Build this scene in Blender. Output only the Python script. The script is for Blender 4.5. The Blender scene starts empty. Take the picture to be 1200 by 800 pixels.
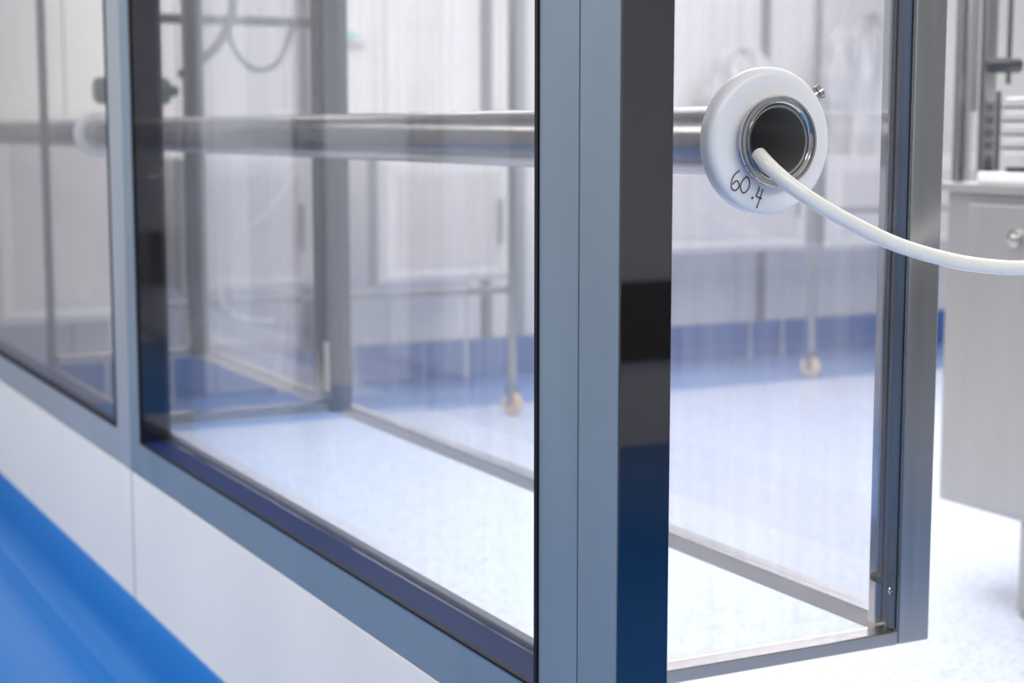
import bpy, bmesh, math, random
from mathutils import Vector, Matrix, noise
random.seed(4)
S=bpy.context.scene
S.view_settings.view_transform='Standard'
COL=S.collection
EYE=1.45; P=math.radians(7.125); YAW=math.radians(27.07)
W={}  # world origins

# ---------------------------------------------------------------- materials
def mat(name,col,rough=.4,metal=0.,bump=None,var=None,spec=None,trans=0,sss=0,coat=0):
    m=bpy.data.materials.new(name); m.use_nodes=True
    nt=m.node_tree; b=nt.nodes['Principled BSDF']
    b.inputs['Base Color'].default_value=(*col,1)
    b.inputs['Roughness'].default_value=rough
    b.inputs['Metallic'].default_value=metal
    if spec is not None: b.inputs['Specular IOR Level'].default_value=spec
    if trans: b.inputs['Transmission Weight'].default_value=trans
    if coat: b.inputs['Coat Weight'].default_value=coat
    if sss:
        b.inputs['Subsurface Weight'].default_value=sss
        b.inputs['Subsurface Radius'].default_value=(1,.9,.75)
        b.inputs['Subsurface Scale'].default_value=.006
    tc=nt.nodes.new('ShaderNodeTexCoord')
    if var:
        sc,scale,amt=var
        mp=nt.nodes.new('ShaderNodeMapping'); mp.inputs['Scale'].default_value=sc
        n=nt.nodes.new('ShaderNodeTexNoise'); n.inputs['Scale'].default_value=scale; n.inputs['Detail'].default_value=3
        r=nt.nodes.new('ShaderNodeMapRange'); r.inputs[1].default_value=.3; r.inputs[2].default_value=.7
        r.inputs[3].default_value=1-amt; r.inputs[4].default_value=1+amt*.6
        mx=nt.nodes.new('ShaderNodeVectorMath'); mx.operation='SCALE'
        mx.inputs[0].default_value=col
        nt.links.new(tc.outputs['Object'],mp.inputs[0]); nt.links.new(mp.outputs[0],n.inputs['Vector'])
        nt.links.new(n.outputs['Fac'],r.inputs[0]); nt.links.new(r.outputs[0],mx.inputs['Scale'])
        nt.links.new(mx.outputs[0],b.inputs['Base Color'])
        r2=nt.nodes.new('ShaderNodeMapRange'); r2.inputs[1].default_value=.3; r2.inputs[2].default_value=.7
        r2.inputs[3].default_value=max(.02,rough*(1-amt)); r2.inputs[4].default_value=rough*(1+amt)
        nt.links.new(n.outputs['Fac'],r2.inputs[0]); nt.links.new(r2.outputs[0],b.inputs['Roughness'])
    return m
M_frame=mat('painted_aluminium',(.225,.275,.31),.42,.15,var=((1,1,.25),9,.07))
M_frame2=mat('painted_aluminium_light',(.38,.40,.41),.38,.15,var=((1,1,.25),9,.05))
M_reveal=mat('dark_anodised',(.155,.15,.16),.02,1.0)
M_sill=mat('navy_reflection_sill',(.008,.022,.085),.45,0,spec=.05)  # navy reflection on the sill put into the base colour
M_ledge=mat('grey_blue_lower_rail',(.16,.175,.21),.4,.3,spec=.2)
M_gasket=mat('black_rubber',(.010,.010,.012),.6,spec=.2)
M_seal=mat('grey_joint_seal',(.22,.23,.25),.6)
M_panel=mat('white_wall_panel',(.88,.83,.755),.45,0,var=((1,1,1),2,.04),spec=.3)
M_wall=mat('cleanroom_wall',(.84,.825,.81),.45,0,var=((1,1,.3),2,.05))
M_wall2=mat('corridor_wall',(.55,.55,.55),.5,0,var=((1,1,.3),2,.04))
M_reflected=mat('beige_grey_reflected',(.34,.32,.31),.4,0,var=((1,1,.3),3,.05))  # for unseen things added to reflect in the window glass
M_blue=mat('blue_vinyl',(.0,.16,.53),.24)
M_blue2=mat('hazed_blue_vinyl',(.08,.17,.44),.35,0,var=((1,1,1),3,.06))  # paler blue, haze in front of the skirting mixed into the colour
M_blue3=mat('pale_blue_vinyl',(.24,.34,.60),.3,0,var=((1,1,1),3,.06))
M_steel=mat('brushed_stainless',(.23,.23,.23),.26,1,var=((1,1,.03),30,.05))
M_steelh=mat('brushed_stainless_rail',(.46,.45,.44),.24,1,var=((.2,.2,1),40,.05))
M_liner=mat('inner_tube_stainless',(.5,.5,.49),.38,.8)
M_post=mat('end_post_stainless',(.48,.485,.485),.24,1,var=((1,1,.03),45,.07))
M_slate=mat('slate_glazing_strip',(.13,.17,.22),.3,.4,var=((1,1,.05),60,.08))
M_pol=mat('polished_stainless',(.60,.59,.58),.12,1)
M_pipe=mat('polished_pipe_stainless',(.31,.30,.29),.2,1,var=((1,.12,1),20,.12))
M_cab=mat('satin_stainless',(.44,.43,.425),.36,.6,var=((1,1,.2),20,.03))
M_hdpe=mat('white_polyethylene',(.93,.92,.92),.28,sss=.5)
M_hose=mat('translucent_silicone',(.95,.915,.83),.2,sss=.5)
M_ink=mat('marker_ink',(.09,.09,.095),.6)
M_dark=mat('dark_plastic',(.03,.035,.045),.35)
M_brown=mat('brown_reflected_rail',(.085,.070,.066),.5)  # for the unseen rail added to reflect in the end cover
M_orange=mat('tan_polyurethane',(.74,.56,.36),.4)
M_white=mat('white_plastic',(.82,.81,.81),.4)
M_pale=mat('pale_equipment_enamel',(.70,.68,.67),.4)
M_grey=mat('grey_enamel',(.24,.24,.25),.45)
M_dgrey=mat('dark_grey_enamel',(.10,.095,.09),.45)
M_green=mat('dark_green_enamel',(.03,.075,.06),.35)
def floor_mat():
    m=bpy.data.materials.new('speckled_white_vinyl'); m.use_nodes=True
    nt=m.node_tree; b=nt.nodes['Principled BSDF']
    tc=nt.nodes.new('ShaderNodeTexCoord')
    v=nt.nodes.new('ShaderNodeTexNoise'); v.inputs['Scale'].default_value=60; v.inputs['Detail'].default_value=4
    r=nt.nodes.new('ShaderNodeValToRGB')
    r.color_ramp.elements[0].position=.36; r.color_ramp.elements[0].color=(.50,.58,.76,1)
    r.color_ramp.elements[1].position=.52; r.color_ramp.elements[1].color=(.68,.73,.85,1)
    nt.links.new(tc.outputs['Object'],v.inputs['Vector']); nt.links.new(v.outputs['Fac'],r.inputs[0])
    nt.links.new(r.outputs[0],b.inputs['Base Color']); b.inputs['Roughness'].default_value=.25
    return m
M_floor=floor_mat()
def glass_mat(name,haze,tint=(1,1,1),streak=True):
    m=bpy.data.materials.new(name); m.use_nodes=True
    nt=m.node_tree; nt.nodes.clear()
    out=nt.nodes.new('ShaderNodeOutputMaterial')
    t=nt.nodes.new('ShaderNodeBsdfTransparent'); t.inputs[0].default_value=(*tint,1)
    g=nt.nodes.new('ShaderNodeBsdfGlossy'); g.inputs['Roughness'].default_value=.015
    d=nt.nodes.new('ShaderNodeBsdfDiffuse'); d.inputs[0].default_value=(.85,.85,.87,1)
    lw=nt.nodes.new('ShaderNodeLayerWeight'); lw.inputs['Blend'].default_value=.5
    pw=nt.nodes.new('ShaderNodeMath'); pw.operation='POWER'; pw.inputs[1].default_value=4.2
    ma=nt.nodes.new('ShaderNodeMath'); ma.operation='MULTIPLY_ADD'; ma.inputs[1].default_value=.95; ma.inputs[2].default_value=.05
    nt.links.new(lw.outputs['Facing'],pw.inputs[0]); nt.links.new(pw.outputs[0],ma.inputs[0])
    m1=nt.nodes.new('ShaderNodeMixShader'); m2=nt.nodes.new('ShaderNodeMixShader')
    nt.links.new(ma.outputs[0],m1.inputs[0]); nt.links.new(t.outputs[0],m1.inputs[1]); nt.links.new(g.outputs[0],m1.inputs[2])
    tc=nt.nodes.new('ShaderNodeTexCoord'); mp=nt.nodes.new('ShaderNodeMapping'); mp.inputs['Scale'].default_value=(16,16,.7)
    n=nt.nodes.new('ShaderNodeTexNoise'); n.inputs['Scale'].default_value=1.6; n.inputs['Detail'].default_value=6
    r=nt.nodes.new('ShaderNodeMapRange'); r.inputs[1].default_value=.35; r.inputs[2].default_value=.72
    r.inputs[3].default_value=haze*.4; r.inputs[4].default_value=haze*2.0
    nt.links.new(tc.outputs['Object'],mp.inputs[0]); nt.links.new(mp.outputs[0],n.inputs['Vector'])
    nt.links.new(n.outputs['Fac'],r.inputs[0]); nt.links.new(r.outputs[0],m2.inputs[0])
    nt.links.new(m1.outputs[0],m2.inputs[1]); nt.links.new(d.outputs[0],m2.inputs[2])
    nt.links.new(m2.outputs[0],out.inputs[0])
    return m
M_glass=glass_mat('window_glass',.02)
M_glass2=glass_mat('enclosure_glass',.055,(.98,.98,1))
def film_mat():
    m=bpy.data.materials.new('plastic_film'); m.use_nodes=True
    nt=m.node_tree; b=nt.nodes['Principled BSDF']
    b.inputs['Base Color'].default_value=(.66,.66,.66,1); b.inputs['Roughness'].default_value=.2
    b.inputs['Alpha'].default_value=.75
    return m
M_film=film_mat()

# ---------------------------------------------------------------- helpers
def new_obj(name,me,world,parent=None,label=None,cat=None,kind=None,group=None,mat=None,smooth=False):
    o=bpy.data.objects.new(name,me); COL.objects.link(o)
    world=Vector(world)
    if parent is not None:
        o.parent=parent; o.location=world-W[parent.name]
    else: o.location=world
    W[o.name]=world
    if label:o['label']=label
    if cat:o['category']=cat
    if kind:o['kind']=kind
    if group:o['group']=group
    if mat is not None and me is not None: me.materials.append(mat)
    if smooth and me is not None:
        for p in me.polygons:p.use_smooth=True
        try: me.set_sharp_from_angle(angle=math.radians(38))
        except Exception: pass
    return o
def empty(name,world,label,cat,group=None):
    o=new_obj(name,None,world,None,label,cat,None,group); o.empty_display_size=.1; return o
def addbox(bm,a,b,bev=0):
    r=bmesh.ops.create_cube(bm,size=1)
    c=[(a[i]+b[i])/2 for i in range(3)]; d=[abs(b[i]-a[i]) for i in range(3)]
    for v in r['verts']: v.co=Vector((v.co.x*d[0]+c[0],v.co.y*d[1]+c[1],v.co.z*d[2]+c[2]))
    if bev:
        es=set(); 
        for v in r['verts']:
            for e in v.link_edges: es.add(e)
        bmesh.ops.bevel(bm,geom=list(es),offset=bev,segments=2,affect='EDGES',profile=.5)
def fin(bm,name,mat,parent=None,origin=None,smooth=False,**k):
    if origin is None:
        vs=[v.co for v in bm.verts]
        lo=Vector([min(v[i] for v in vs) for i in range(3)]); hi=Vector([max(v[i] for v in vs) for i in range(3)])
        origin=Vector(((lo.x+hi.x)/2,(lo.y+hi.y)/2,lo.z))
    origin=Vector(origin)
    for v in bm.verts: v.co-=origin
    bmesh.ops.recalc_face_normals(bm,faces=bm.faces)
    me=bpy.data.meshes.new(name); bm.to_mesh(me); bm.free()
    return new_obj(name,me,origin,parent,mat=mat,smooth=smooth,**k)
def boxes(name,bl,mat,parent=None,bev=.0015,**k):
    bm=bmesh.new()
    for a,b in bl: addbox(bm,a,b,bev)
    return fin(bm,name,mat,parent,smooth=False,**k)
def box(name,a,b,mat,parent=None,bev=.0015,**k): return boxes(name,[(a,b)],mat,parent,bev,**k)
def lathe_bm(bm,prof,center,axis,seg=64,closed=False):
    axis=Vector(axis).normalized(); q=Vector((0,0,1)).rotation_difference(axis); c=Vector(center)
    rings=[]
    for r,t in prof:
        ring=[]
        for i in range(seg):
            a=2*math.pi*i/seg
            ring.append(bm.verts.new(c+q@Vector((r*math.cos(a),r*math.sin(a),t))))
        rings.append(ring)
    n=len(rings)
    for j in range(n if closed else n-1):
        A=rings[j];B=rings[(j+1)%n]
        for i in range(seg): bm.faces.new((A[i],A[(i+1)%seg],B[(i+1)%seg],B[i]))
    if not closed:
        bm.faces.new(rings[0]); bm.faces.new(rings[-1])
def lathe(name,prof,center,axis,mat,parent=None,seg=64,closed=False,**k):
    bm=bmesh.new(); lathe_bm(bm,prof,center,axis,seg,closed)
    return fin(bm,name,mat,parent,smooth=True,**k)
def cyl(name,p0,p1,r,mat,parent=None,seg=20,**k):
    p0=Vector(p0);p1=Vector(p1);L=(p1-p0).length;e=min(r*.15,.003)
    return lathe(name,[(r-e,0),(r,e),(r,L-e),(r-e,L)],p0,p1-p0,mat,parent,seg,**k)
def tube_path(name,pts,r,mat,parent=None,seg=16,sub=8,inner=None,**k):
    P_=[Vector(p) for p in pts]; path=[]
    for i in range(len(P_)-1):
        a=P_[max(i-1,0)];b=P_[i];c=P_[i+1];d=P_[min(i+2,len(P_)-1)]
        for s in range(sub):
            t=s/sub
            path.append(.5*((2*b)+(c-a)*t+(2*a-5*b+4*c-d)*t*t+(3*b-a-3*c+d)*t**3))
    path.append(P_[-1])
    bm=bmesh.new(); rings=[]; inn=[]; prev=None
    for i,p in enumerate(path):
        tg=(path[min(i+1,len(path)-1)]-path[max(i-1,0)]).normalized()
        if prev is None: n=tg.orthogonal().normalized()
        else:
            n=(prev-tg*prev.dot(tg)).normalized()
        prev=n; b=tg.cross(n)
        rings.append([bm.verts.new(p+r*(n*math.cos(2*math.pi*j/seg)+b*math.sin(2*math.pi*j/seg))) for j in range(seg)])
        if inner: inn.append([bm.verts.new(p+inner*(n*math.cos(2*math.pi*j/seg)+b*math.sin(2*math.pi*j/seg))) for j in range(seg)])
    def skin(R_):
        for A,B in zip(R_,R_[1:]):
            for i in range(seg): bm.faces.new((A[i],A[(i+1)%seg],B[(i+1)%seg],B[i]))
    skin(rings)
    if inner:
        skin(inn)
        for A,B in ((rings[0],inn[0]),(rings[-1],inn[-1])):
            for i in range(seg): bm.faces.new((A[i],A[(i+1)%seg],B[(i+1)%seg],B[i]))
    else:
        bm.faces.new(rings[0]);bm.faces.new(rings[-1])
    return fin(bm,name,mat,parent,smooth=True,**k)
ST=dict(kind='structure')

# ---------------------------------------------------------------- shell
H=3.0
XW,XI=1.12,1.20
bm=bmesh.new()
addbox(bm,(-2.2,-2.85,-.06),(XW,9,0)); addbox(bm,(XW,-2.85,-.06),(4.3,.1,0))  # unseen blue-white edge shaped for what the steel reflects
fin(bm,'floor',M_blue,label='glossy blue vinyl corridor floor',**ST)
boxes('floor',[((XW,.1,-.06),(9,7.95,0)),((4.3,-2.85,-.06),(9,.1,0))],M_floor,bev=0,label='speckled white vinyl cleanroom floor',**ST)
box('floor',(XW,7.95,-.06),(9,9,0),M_blue3,bev=0,label='blue vinyl border of the cleanroom floor',**ST)
def panel_wall(name,axis,pos,thick,a,b,step,z1,mat,label):
    bl=[];x=a
    while x<b-.01:
        e=min(x+step,b)
        if axis=='x': bl.append(((x+.003,pos,0),(e-.003,pos+thick,z1)))
        else: bl.append(((pos,x+.003,0),(pos+thick,e-.003,z1)))
        x=e
    return boxes(name,bl,mat,bev=.004,label=label,**ST)
panel_wall('wall_north','x',9.0,.1,-2.2,9.0,.6,H,M_wall,'white cleanroom wall panels')
panel_wall('wall_east','y',9.0,.1,-2.85,9.0,1.15,H,M_wall,'white cleanroom wall panels')
panel_wall('wall_south','x',-2.95,.1,-2.2,9.0,1.15,H,M_wall2,'grey corridor wall panels')
panel_wall('wall_west','y',-2.3,.1,-2.85,9.0,1.15,H,M_wall2,'grey corridor wall panels')
box('baseboard_north',(XI,8.97,0),(9,9.0,.22),M_blue2,bev=.004,label='blue vinyl skirting',**ST)
box('baseboard_east',(8.97,.2,0),(9.0,8.97,.22),M_blue2,bev=.004,label='blue vinyl skirting',**ST)
box('trim_1',(-2.1,-2.85,.40),(8.9,-2.80,.76),M_brown,bev=.01,label='unseen dark rail added for its reflection in the end cover',**ST)  # unseen, put in for the brown band mirrored in the end cover
boxes('reflection_door',[((-.22,8.955,.0),(.66,8.995,2.25))],M_reflected,bev=.004,label='unseen beige-grey door added for its reflection in the windows',**ST)  # unseen door, frame and columns, added for layered reflections in the windows
boxes('trim_10',[((-.32,8.93,0),(-.23,8.998,2.35)),((.67,8.93,0),(.76,8.998,2.35)),((-.229,8.93,2.26),(.669,8.998,2.35))],M_dgrey,bev=.004,label='unseen dark door frame added for its reflection in the windows',**ST)
box('trim_11',(-1.02,8.93,0),(-.86,8.998,2.9),M_dgrey,bev=.004,label='unseen dark column added for its reflection in the windows',**ST)
box('trim_12',(-1.75,8.94,0),(-1.55,8.998,2.9),M_reflected,bev=.004,label='unseen beige-grey column added for its reflection in the windows',**ST)

boxes('wall_partition',[((XW,1.996,.0),(XI,4.393,.5515)),((XW,4.407,.0),(XI,6.895,.5515)),((XW,6.909,0),(XI,9,.5515))],M_panel,bev=.0015,
      label='white lower panels of the glazed partition',**ST)
boxes('trim_2',[((XW+.002,4.3935,.0),(XI-.002,4.4065,.551)),((XW+.002,6.8955,.0),(XI-.002,6.9085,.551))],M_seal,bev=0,label='grey joint seals between the white panels',**ST)
bm=bmesh.new()
zt=1.45-1.108*XW
prof=[(XW-.0005,.0),(XW-.0005,zt),(XW-.006,zt),(XW-.009,zt-.004),(XW-.010,.085)]
for i in range(1,13):
    a=i/12*math.pi/2
    prof.append((XW-.010-.065*(1-math.cos(a)),.085-.082*math.sin(a)))
prof.append((XW-.11,.0015)); prof.append((XW-.11,0))
ys=(1.90,9.0); r0=[bm.verts.new((x,ys[0],z)) for x,z in prof]; r1=[bm.verts.new((x,ys[1],z)) for x,z in prof]
for i in range(len(prof)):
    j=(i+1)%len(prof); bm.faces.new((r0[i],r0[j],r1[j],r1[i]))
bm.faces.new(r0);bm.faces.new(r1)
fin(bm,'baseboard_west',M_blue,smooth=True,label='glossy blue coved vinyl skirting',**ST)

ZT=2.9
pe=box('trim_3',(XW,1.890,0),(XI,1.9935,ZT),M_frame,bev=.0012,label='blue-grey aluminium corner post of the partition',**ST)
box('end_cover',(XW+.0015,1.8865,.01),(XI-.001,1.8898,ZT-.01),M_reveal,pe,bev=.0008,label='dark glossy end cover')
def window(name,y0,y1,i0,i1,z0,zi,zt,glassx,mat,label,ext=True):
    bl=[((XW,y0,z0),(XI,i0,ZT)),((XW,i1,z0),(XI,y1,ZT)),((XW,i0,z0),(XI,i1,zi)),((XW,i0,zt),(XI,i1,ZT))]
    w=boxes(name,bl[:],mat,bev=.0012,label=label,**ST)
    e=.002
    boxes('reveal_lining',[((XW+.001,i1-e,zi+e),(XI-.001,i1,zt)),((XW+.001,i0,zi+e),(XI-.001,i0+e,zt))],M_reveal,w,bev=0,label='dark glossy inner frame lining')
    box('sill_lining',(XW+.001,i0,zi),(XI-.001,i1,zi+e),M_sill,w,bev=0,label='sill strip with a navy reflection put into its colour')
    g=.009
    boxes('gasket',[((XW-.003,i0,zi),(XW+.006,i0+g,zt)),((XW-.003,i1-g*.6,zi),(XW+.006,i1,zt)),((XW-.003,i0+g,zi),(XW+.006,i1-g,zi+g*(.5 if not ext else 1.2)))],M_gasket,w,bev=0,label='black rubber gasket')
    box('glass_pane',(glassx-.003,i0+.003,zi+.003),(glassx+.003,i1-.003,zt),M_glass,w,bev=0)
    return w
window('window_1',1.9965,4.3985,2.108,4.295,.553,.643,2.8,1.190,M_frame,'glazed partition window in a blue-grey aluminium frame',False)
window('window_2',4.4015,6.9,4.54,6.78,.553,.648,2.8,1.130,M_frame2,'glazed partition window in a pale grey aluminium frame')
window('window_3',6.904,8.99,7.02,8.87,.553,.648,2.8,1.130,M_frame2,'glazed partition window in a pale grey aluminium frame')

# ---------------------------------------------------------------- enclosures
def enclosure(y0,y1,label,detail):
    x0,x1=1.2015,1.75; zb,zt=.66,2.75
    e=empty('glass_enclosure',((x0+x1)/2,(y0+y1)/2,zb),label,'enclosure','glass enclosures along the partition')
    w=.06;d=.068
    for xa,xb,ya,yb,mm in ((x0,x0+.030,y0,y0+.06,M_steel),(x1-w,x1,y0,y0+d,M_post),(x0,x0+.024,y1-.03,y1,M_steel),(x1-w,x1,y1-w,y1,M_steel)):
        boxes('frame_post',[((xa,ya,zb),(xb,yb,zt))],mm,e,bev=.003)
    for a,b,mm in (((x0+.031,y0,zb),(x1-w-.001,y0+.045,zb+.022),M_steelh),((x0+.025,y1-.045,zb),(x1-w-.001,y1,zb+.03),M_steelh),
                ((x0,y0+.061,zb-.05),(x0+.020,y1-.031,zb-.008),M_ledge),((x1-.045,y0+d+.001,zb),(x1,y1-w-.001,zb+.03),M_steelh),
                ((x0+.031,y0,zt-.04),(x1-w-.001,y0+.045,zt),M_steelh),((x0+.025,y1-.045,zt-.04),(x1-w-.001,y1,zt),M_steelh),
                ((x0,y0+.061,zt-.04),(x0+.024,y1-.031,zt),M_steelh),((x1-.045,y0+d+.001,zt-.04),(x1,y1-w-.001,zt),M_steelh)):
        box('frame_rail',a,b,mm,e,bev=.0025)
    box('glass_pane',(x0+.031,y0+.030,zb+.024),(x1-w-.001,y0+.035,zt-.041),M_glass2,e,bev=0)
    box('glass_pane',(x1-.03,y0+d+.001,zb+.031),(x1-.025,y1-w-.001,zt-.041),M_glass2,e,bev=0)
    if detail:
        box('glazing_bead',(x1-w-.012,y0+.042,zb+.024),(x1-w-.0005,y0+.060,zt-.041),M_pol,e,bev=.002,label='bright steel glazing bead')
        box('glazing_bead',(x1-w-.004,y0+.008,zb+.024),(x1-w-.0005,y0+.027,zt-.05),M_slate,e,bev=.001,label='slate-blue glazing strip')
        lathe('screw',[(.006,0),(.006,.001),(.004,.0025),(.002,.0035)],(x1-w-.0044,y0+.016,.742),(-1,0,0),M_pol,e,16)
        for (x,z) in ((1.665,.765),(1.272,.705)):
            lathe('bolt',[(.008,0),(.0085,.002),(.0085,.010),(.006,.014),(.002,.0155)],(x,y0+.0305,z),(0,-1,0),M_dgrey,e,18,label='dark steel dome bolt')
        box('hinge_plate',(x1-w-.004,y1-.052,.72),(x1-w-.0003,y1-.014,.86),M_pale,e,bev=.0015,label='pale hinge plate')
    return e
enclosure(2.0,4.47,'glass enclosure with brushed stainless steel frame on the partition',True)
enclosure(4.475,5.80,'smaller glass enclosure with stainless frame further along the partition',False)

# ---------------------------------------------------------------- pipe
AX,AZ=1.386,1.432
pp=empty('transfer_pipe',(AX,1.95,AZ),'polished stainless steel pipe with round white end flange','pipe')
R=.0495
lathe('pipe_body',[(R,0),(R,6.2),(R-.003,6.2),(R-.003,0)],(AX,1.975,AZ),(0,1,0),M_pipe,pp,72,True)
def flange(y0,y1,ro,ri,parent,c=.0125):
    pr=[(ri,0)]
    L=y1-y0
    for i in range(9):
        a=i/8*math.pi/2; pr.append((ro-c+c*math.sin(a),c-c*math.cos(a)))
    for i in range(9):
        a=i/8*math.pi/2; pr.append((ro-c+c*math.cos(a),L-c+c*math.sin(a)))
    pr.append((ri,L))
    return lathe('flange_disc',pr,(AX,y0,AZ),(0,1,0),M_hdpe,parent,96,True,label='thick white plastic flange disc with rounded edge')
fl=flange(1.930,1.964,.1010,.0498,pp)
lathe('ferrule_ring',[(.0500,.0015),(.0530,-.001),(.0540,.000),(.0545,.003),(.0575,.003),(.0580,.0005),(.0610,.0005),(.0625,.003),(.0625,.0065),(.0600,.0085),(.0570,.010),(.0570,.013),(.0590,.015),(.0590,.0190),(.0490,.0190),(.0485,.006)],
      (AX,1.911,AZ),(0,1,0),M_pol,pp,96,True,label='stepped polished steel ferrule ring')
lathe('pipe_liner',[(.0483,0),(.0483,.5),(.0462,.5),(.0462,0)],(AX,1.917,AZ),(0,1,0),M_liner,pp,64,True,label='inner steel sleeve')
bm=bmesh.new()
d=Vector((.86,-.1,.50)).normalized(); c0=Vector((AX+.075,1.988,AZ+.044))
lathe_bm(bm,[(.0045,0),(.0045,.045)],c0,d,16)
lathe_bm(bm,[(.006,0),(.0105,.001),(.0105,.006),(.007,.0075),(.0105,.009),(.0105,.016),(.006,.0175)],c0+d*.036,d,10)
fin(bm,'clamp_screw',M_pol,pp,smooth=True,label='small knurled clamp screw')
lathe('clamp_collar',[(R+.0003,0),(R+.010,0),(R+.012,.003),(R+.012,.015),(R+.010,.018),(R+.0003,.018)],(AX,1.975,AZ),(0,1,0),M_pol,pp,64,True)
fl2=flange(5.745,5.785,.080,.0498,pp)
def stroke_bm(bm,pts,w,y):
    P_=[Vector((x,0,z)) for x,z in pts]; path=[]
    for i in range(len(P_)-1):
        a=P_[max(i-1,0)];b=P_[i];c=P_[i+1];dd=P_[min(i+2,len(P_)-1)]
        for s in range(6):
            t=s/6; path.append(.5*((2*b)+(c-a)*t+(2*a-5*b+4*c-dd)*t*t+(3*b-a-3*c+dd)*t**3))
    path.append(P_[-1]); prev=None
    for i,p in enumerate(path):
        tg=(path[min(i+1,len(path)-1)]-path[max(i-1,0)]); 
        if tg.length<1e-6: tg=Vector((1,0,0))
        tg.normalize(); n=Vector((-tg.z,0,tg.x))*w/2
        a=bm.verts.new((AX+p.x+n.x,y,AZ+p.z+n.z)); b=bm.verts.new((AX+p.x-n.x,y,AZ+p.z-n.z))
        if prev: bm.faces.new((prev[0],a,b,prev[1]))
        prev=(a,b)
bm=bmesh.new()
def px(pts): return [((x-903)*.00143,-(y-167)*.00118) for x,y in pts]
yy=1.9296
sw=.0021
stroke_bm(bm,px([(866,200),(860,205),(857,212),(857,220),(861,223),(865,219),(865,214),(862,212),(858,216)]),sw,yy)
stroke_bm(bm,px([(874,207),(870,211),(867,218),(869,225),(873,225),(877,219),(877,211),(874,207)]),sw,yy)
stroke_bm(bm,px([(880,231),(881,231.8),(881.8,232.6)]),.0034,yy)
stroke_bm(bm,px([(889,219),(888,223)]),sw,yy); stroke_bm(bm,px([(888,223),(885,230)]),sw,yy); stroke_bm(bm,px([(885,230),(892,233)]),sw,yy)
stroke_bm(bm,px([(893,222),(890,232),(886,244)]),sw,yy)
mk=fin(bm,'handwritten_number',M_ink,None)
mk.parent=fl; mk.location=W[mk.name]-W[fl.name]; mk['label']='handwritten black marker number 60.4'

# ---------------------------------------------------------------- hose
def ray(u_,v_,Y):
    u=(u_-600)/2000; v=(400-v_)/2000
    fh=math.cos(P)+v*math.sin(P); z=v*math.cos(P)-math.sin(P)
    X=u*math.cos(YAW)+fh*math.sin(YAW); Yc=-u*math.sin(YAW)+fh*math.cos(YAW)
    t=Y/Yc; return (X*t,Y,EYE+z*t)
hp=[ray(889,181,1.915),ray(899,192,1.895),ray(916,208,1.875),ray(943,229,1.86),ray(990,257,1.85),ray(1050,286,1.84),ray(1110,304,1.83),ray(1160,312,1.82),ray(1210,313,1.81),ray(1300,302,1.79),ray(1420,250,1.75)]
tube_path('silicone_hose',hp,.0105,M_hose,inner=.0068,label='milky white silicone hose hanging out of the steel pipe',cat='hose',seg=28)

# ---------------------------------------------------------------- stainless cabinet beside
CX=3.6
cb=empty('steel_cabinet',(CX+.35,3.2,.0),'large brushed stainless steel cabinet on legs','cabinet')
box('body',(CX,1.9+.3,.29),(CX+.8,4.09,1.255),M_cab,cb,bev=.006)
box('worktop',(CX-.02,2.18,1.256),(CX+.82,4.11,1.285),M_cab,cb,bev=.004)
dr=box('door',(CX-.022,2.9,.31),(CX-.0005,3.97,1.225),M_cab,cb,bev=.004,label='flat steel door')
lk=lathe('lock',[(.006,0),(.026,0),(.028,.004),(.026,.012),(.012,.014),(.011,.03),(.003,.032)],(CX-.0225,3.765,1.13),(-1,0,0),M_pol,None,24)
lk.parent=dr; lk.location=W[lk.name]-W[dr.name]; lk['label']='round steel cam lock'
box('door',(CX-.022,2.22,.31),(CX-.0005,2.89,1.225),M_cab,cb,bev=.004,label='flat steel door')
for y in (2.3,3.70):
    for x in (CX+.03,CX+.7):
        bm=bmesh.new(); addbox(bm,(x-.03,y-.03,.02),(x+.03,y+.03,.2895),.004); lathe_bm(bm,[(.03,0),(.034,.006),(.034,.014),(.02,.02)],(x,y,0),(0,0,1),20)
        fin(bm,'leg',M_cab,cb)
ZW=1.2855
fr=empty('steel_stand',(CX+.1,4.0,ZW),'stainless steel upright stand with a black clamp knob','stand')
box('upright',(CX,4.05,ZW),(CX+.03,4.08,2.7),M_post,fr,bev=.004)
box('upright',(CX+.055,4.0,ZW),(CX+.10,4.03,2.7),M_post,fr,bev=.004)
box('crossbar',(CX+.031,4.032,1.50),(CX+.054,4.049,2.2),M_grey,fr,bev=.002,label='grey backing strip')
lathe('knob',[(.010,0),(.019,.003),(.024,.012),(.024,.098),(.019,.107),(.008,.11)],(CX+.012,3.955,1.637),(.89,-.455,0),M_dark,fr,28,label='black rounded clamp knob')
cyl('clamp_rod',(CX+.075,3.925,1.58),(CX+.075,3.925,2.6),.008,M_steel,fr,14)
tr=empty('tray_rack',(CX+.25,3.67,ZW),'stack of white plastic trays in a steel rack','rack')
for z in (1.37,1.41,1.45,1.49,1.53):
    boxes('tray',[((CX+.05,3.42,z),(CX+.42,3.91,z+.010))],M_white,tr,bev=.004)
for z in (1.388,1.428,1.468,1.508):
    boxes('wire_shelf',[((CX+.045,3.41,z),(CX+.425,3.915,z+.007))],M_steel,tr,bev=.001)
for y in (3.40,3.925):
    for x in (CX+.04,CX+.43): cyl('rack_post',(x,y,ZW),(x,y,1.56),.008,M_steel,tr,12)
box('base_pad',(CX+.06,3.42,ZW),(CX+.42,3.91,1.335),M_dark,tr,bev=.004,label='black base')
box('small_box',(CX-.005,3.62,ZW),(CX+.03,3.96,1.32),M_white,label='small white plastic box on the steel worktop',cat='box',bev=.006)

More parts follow.
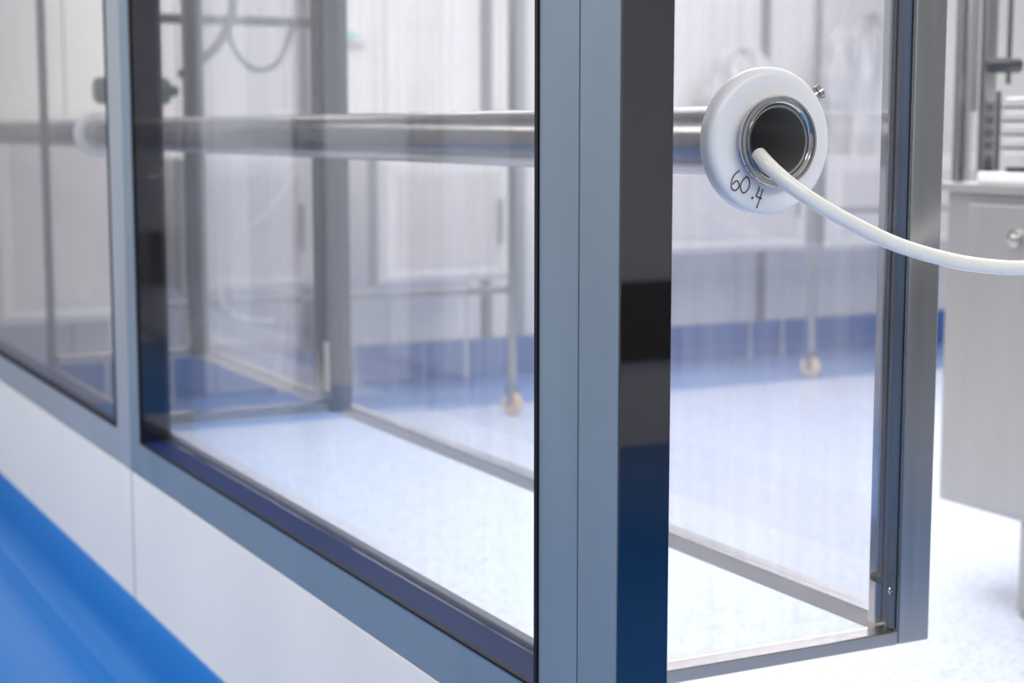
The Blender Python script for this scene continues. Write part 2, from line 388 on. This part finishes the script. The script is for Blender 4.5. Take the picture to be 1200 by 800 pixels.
# ---------------------------------------------------------------- wheeled racks in the room
def castor(parent,x,y):
    c=lathe('castor',[(.012,0),(.03,.002),(.03,.012),(.012,.016)],(x,y,.145),(0,0,1),M_steelh,parent,20)
    bm=bmesh.new(); addbox(bm,(x-.026,y-.03,.05),(x-.021,y+.03,.146),.002); addbox(bm,(x+.021,y-.03,.05),(x+.026,y+.03,.146),.002)
    f=fin(bm,'fork',M_steelh); f.parent=c; f.location=W[f.name]-W[c.name]
    w=lathe('wheel',[(.01,-.018),(.045,-.018),(.058,-.014),(.0625,0),(.058,.014),(.045,.018),(.01,.018)],(x,y,.0625),(1,.5,0),M_orange,None,28)
    w.parent=c; w.location=W[w.name]-W[c.name]; w['label']='tan rubber wheel'
def rack(uprights,y,zt,shelves,label):
    x0,x1=uprights[0],uprights[-1]
    e=empty('wheeled_rack',((x0+x1)/2,y,0),label,'rack','wheeled rail stands')
    for x in uprights:
        cyl('upright',(x,y,.16),(x,y,zt),.024,M_steelh,e,18); castor(e,x,y)
    for z in shelves:
        box('crossbar',(x0+.025,y-.015,z),(x1-.025,y+.015,z+.04),M_steelh,e,bev=.003)
    return e
rack([2.02,3.9],7.63,2.7,[.625,2.2],'tall stainless wheeled rail stand with tan castors')
rack([6.07,7.2],8.03,2.5,[.95],'stainless wheeled rail stand with tan castors near the blue skirting')

def machine(x0,x1,y0,y1,z0,z1,label,mt,winmat):
    e=empty('process_cabinet',((x0+x1)/2,(y0+y1)/2,0),label,'equipment','pale process cabinets along the wall')
    box('body',(x0,y0,z0),(x1,y1,z1),mt,e,bev=.012)
    box('door',(x0+.03,y0-.022,z0+.03),(x1-.03,y0-.0005,z1-.03),mt,e,bev=.006)
    box('viewing_panel',(x0+.10,y0-.028,z0+.09),(x1-.10,y0-.0225,z1-.09),winmat,e,bev=.002,label='recessed grey viewing panel')
    for a,b in ((x0-.03,x0-.0005),(x1+.0005,x1+.03)):
        box('edge_strip',(a,y0+.02,z0),(b,y0+.08,z1),M_grey,e,bev=.003,label='dark grey edge strip')
    for x in (x0+.05,x1-.05):
        lathe('foot',[(.014,0),(.014,.01),(.008,.03),(.008,z0-.001)],(x,y1-.05,0),(0,0,1),M_pale,e,18)
    cyl('handle',(x1-.1,y0-.05,z0+.2),(x1-.1,y0-.05,z0+.45),.01,M_pol,e,12)
    return e
M_vp=mat('grey_panel',(.58,.56,.56),.3)
YB=8.95
machine(2.45,3.15,8.4,YB,.62,1.30,'pale process cabinet with grey viewing panel',M_pale,M_vp)
machine(3.5,4.30,8.4,YB,.62,1.30,'wide pale process cabinet with grey viewing panel',M_pale,M_vp)
machine(5.0,6.3,8.4,YB,.72,1.28,'pale process cabinet carrying film-wrapped equipment',M_pale,M_vp)
machine(6.45,7.7,8.4,YB,.72,1.28,'wide pale process cabinet near the room corner',M_pale,M_vp)
machine(1.5,2.2,8.4,YB,.5,1.5,'pale process cabinet in the room corner',M_pale,M_vp)

mx=empty('mixing_machine',(1.86,7.05,0),'stainless mixing machine with dark green motor and hoses','machine')
lathe('base',[(.2,0),(.22,.02),(.22,.08),(.1,.12),(.05,.16)],(1.86,7.05,0),(0,0,1),M_white,mx,32)
cyl('column',(1.86,7.05,.161),(1.86,7.05,2.6),.028,M_pale,mx,24)
lathe('motor',[(.045,0),(.055,.02),(.055,.10),(.06,.105),(.06,.27),(.05,.30),(.025,.305),(.02,.34)],(1.66,6.93,1.60),(1,0,0),M_green,mx,32,label='dark green motor housing')
box('arm',(1.89,7.02,1.88),(2.75,7.06,1.92),M_dgrey,mx,bev=.01)
tube_path('hose',[(2.7,7.03,1.9),(2.6,6.98,2.05),(2.42,6.95,2.12),(2.3,6.98,2.3),(2.1,6.98,2.7)],.020,M_dgrey,mx)
tube_path('hose',[(2.00,6.9,1.66),(2.16,6.86,1.8),(2.22,6.86,2.0),(2.14,6.9,2.2),(1.9,6.9,2.7)],.020,M_dgrey,mx)
tube_path('hose',[(2.5,6.9,1.9),(2.40,6.84,1.72),(2.28,6.84,1.70),(2.20,6.86,1.86),(2.3,6.9,2.2),(2.5,6.9,2.7)],.013,M_grey,mx)
tube_path('hose',[(2.45,6.72,1.30),(2.25,6.6,1.1),(2.05,6.6,.95),(2.1,6.62,.72),(2.3,6.65,.66)],.008,M_pale,mx,label='pale hanging hose')

def drape(cx,cy,z0,sx,sy,h,seed,label):
    bm=bmesh.new(); seg=110; rings=[]; N=30
    for j in range(N+1):
        t=j/N; ring=[]
        ang=t*math.pi/2
        k=math.cos(ang)**.6 if t<1 else 0
        z=z0+h*(math.sin(ang)**.9 if t>0 else 0)
        for i in range(seg):
            a=2*math.pi*i/seg
            ca,sa=math.cos(a),math.sin(a)
            sq=1/max(abs(ca),abs(sa))**.4
            n=(1-abs(noise.noise(Vector((ca*2.6+seed,sa*2.6,t*2.2))))*2)*.22-.15+noise.noise(Vector((ca*7+seed,sa*7,t*4)))*.15
            ring.append(bm.verts.new((cx+ca*sx*sq*k*(1+n),cy+sa*sy*sq*k*(1+n),max(z0,z+n*.45*h*t))))
        rings.append(ring)
    for A,B in zip(rings,rings[1:]):
        for i in range(seg): bm.faces.new((A[i],A[(i+1)%seg],B[(i+1)%seg],B[i]))
    return fin(bm,'covered_equipment',M_film,None,smooth=True,label=label,cat='covered equipment',group='film-wrapped equipment on the cabinets')
drape(5.30,8.66,1.281,.24,.24,.42,1.0,'low equipment under wrinkled clear plastic film on a cabinet')
drape(5.98,8.66,1.281,.24,.24,.62,5.0,'taller equipment under wrinkled plastic film on a cabinet')
drape(6.98,8.66,1.281,.40,.25,.85,9.0,'bulky equipment under wrinkled plastic film on a cabinet')

for i,(xa,col) in enumerate(((2.32,M_grey),(3.28,M_grey),(4.40,M_grey),(4.62,M_frame2),(6.36,M_grey))):
    box('trim_%d'%(i+4),(xa,8.972,.22),(xa+.055,8.999,2.9),col,bev=.004,label='grey vertical wall trim',**ST)
sg=empty('exit_light',(3.6,8.99,1.92),'small green indicator light on the wall','light')
M_em=bpy.data.materials.new('green_lamp'); M_em.use_nodes=True
b_=M_em.node_tree.nodes['Principled BSDF']; b_.inputs['Base Color'].default_value=(.35,.65,.55,1); b_.inputs['Emission Color'].default_value=(.2,.8,.55,1); b_.inputs['Emission Strength'].default_value=.2
box('housing',(3.50,8.95,1.92),(3.66,9.0,2.00),M_white,sg,bev=.004)
box('lens',(3.54,8.94,1.94),(3.60,8.9495,1.98),M_em,sg,bev=.003,label='green translucent lens')

# ---------------------------------------------------------------- lights
def area(name,loc,size,sy,power,col=(1,1,1),rot=(0,0,0)):
    l=bpy.data.lights.new(name,'AREA'); l.shape='RECTANGLE'; l.size=size; l.size_y=sy; l.energy=power; l.color=col
    o=bpy.data.objects.new(name,l); o.location=loc; o.rotation_euler=rot; COL.objects.link(o); return o
area('ceiling_or_fill_light',(3.0,4.0,2.98),2.2,4.0,104,(1,.985,.97))
area('ceiling_or_fill_light',(5.6,5.6,2.98),2.4,5.6,148,(1,.985,.97))
area('ceiling_or_fill_light',(3.0,7.6,2.98),2.4,1.8,66,(1,.975,.96))
area('ceiling_or_fill_light',(-.7,4.4,2.95),1.2,6.0,132,(1,.98,.95))
area('ceiling_or_fill_light',(1.2,-.6,2.95),3.4,1.4,76,(1,.97,.93))  # added fill light, no known lamp; whitens the disc and hose
w=bpy.data.worlds.new('world'); S.world=w; w.use_nodes=True
bg=w.node_tree.nodes['Background']; bg.inputs[0].default_value=(1,.99,.98,1); bg.inputs[1].default_value=.46

# ---------------------------------------------------------------- camera
cd=bpy.data.cameras.new('camera'); cd.sensor_width=36; cd.lens=60
cd.dof.use_dof=True; cd.dof.focus_distance=2.36; cd.dof.aperture_fstop=4.2
co=bpy.data.objects.new('camera',cd); COL.objects.link(co)
co.location=(0,0,EYE); co.rotation_euler=(math.pi/2-P,0,-YAW)
S.camera=co
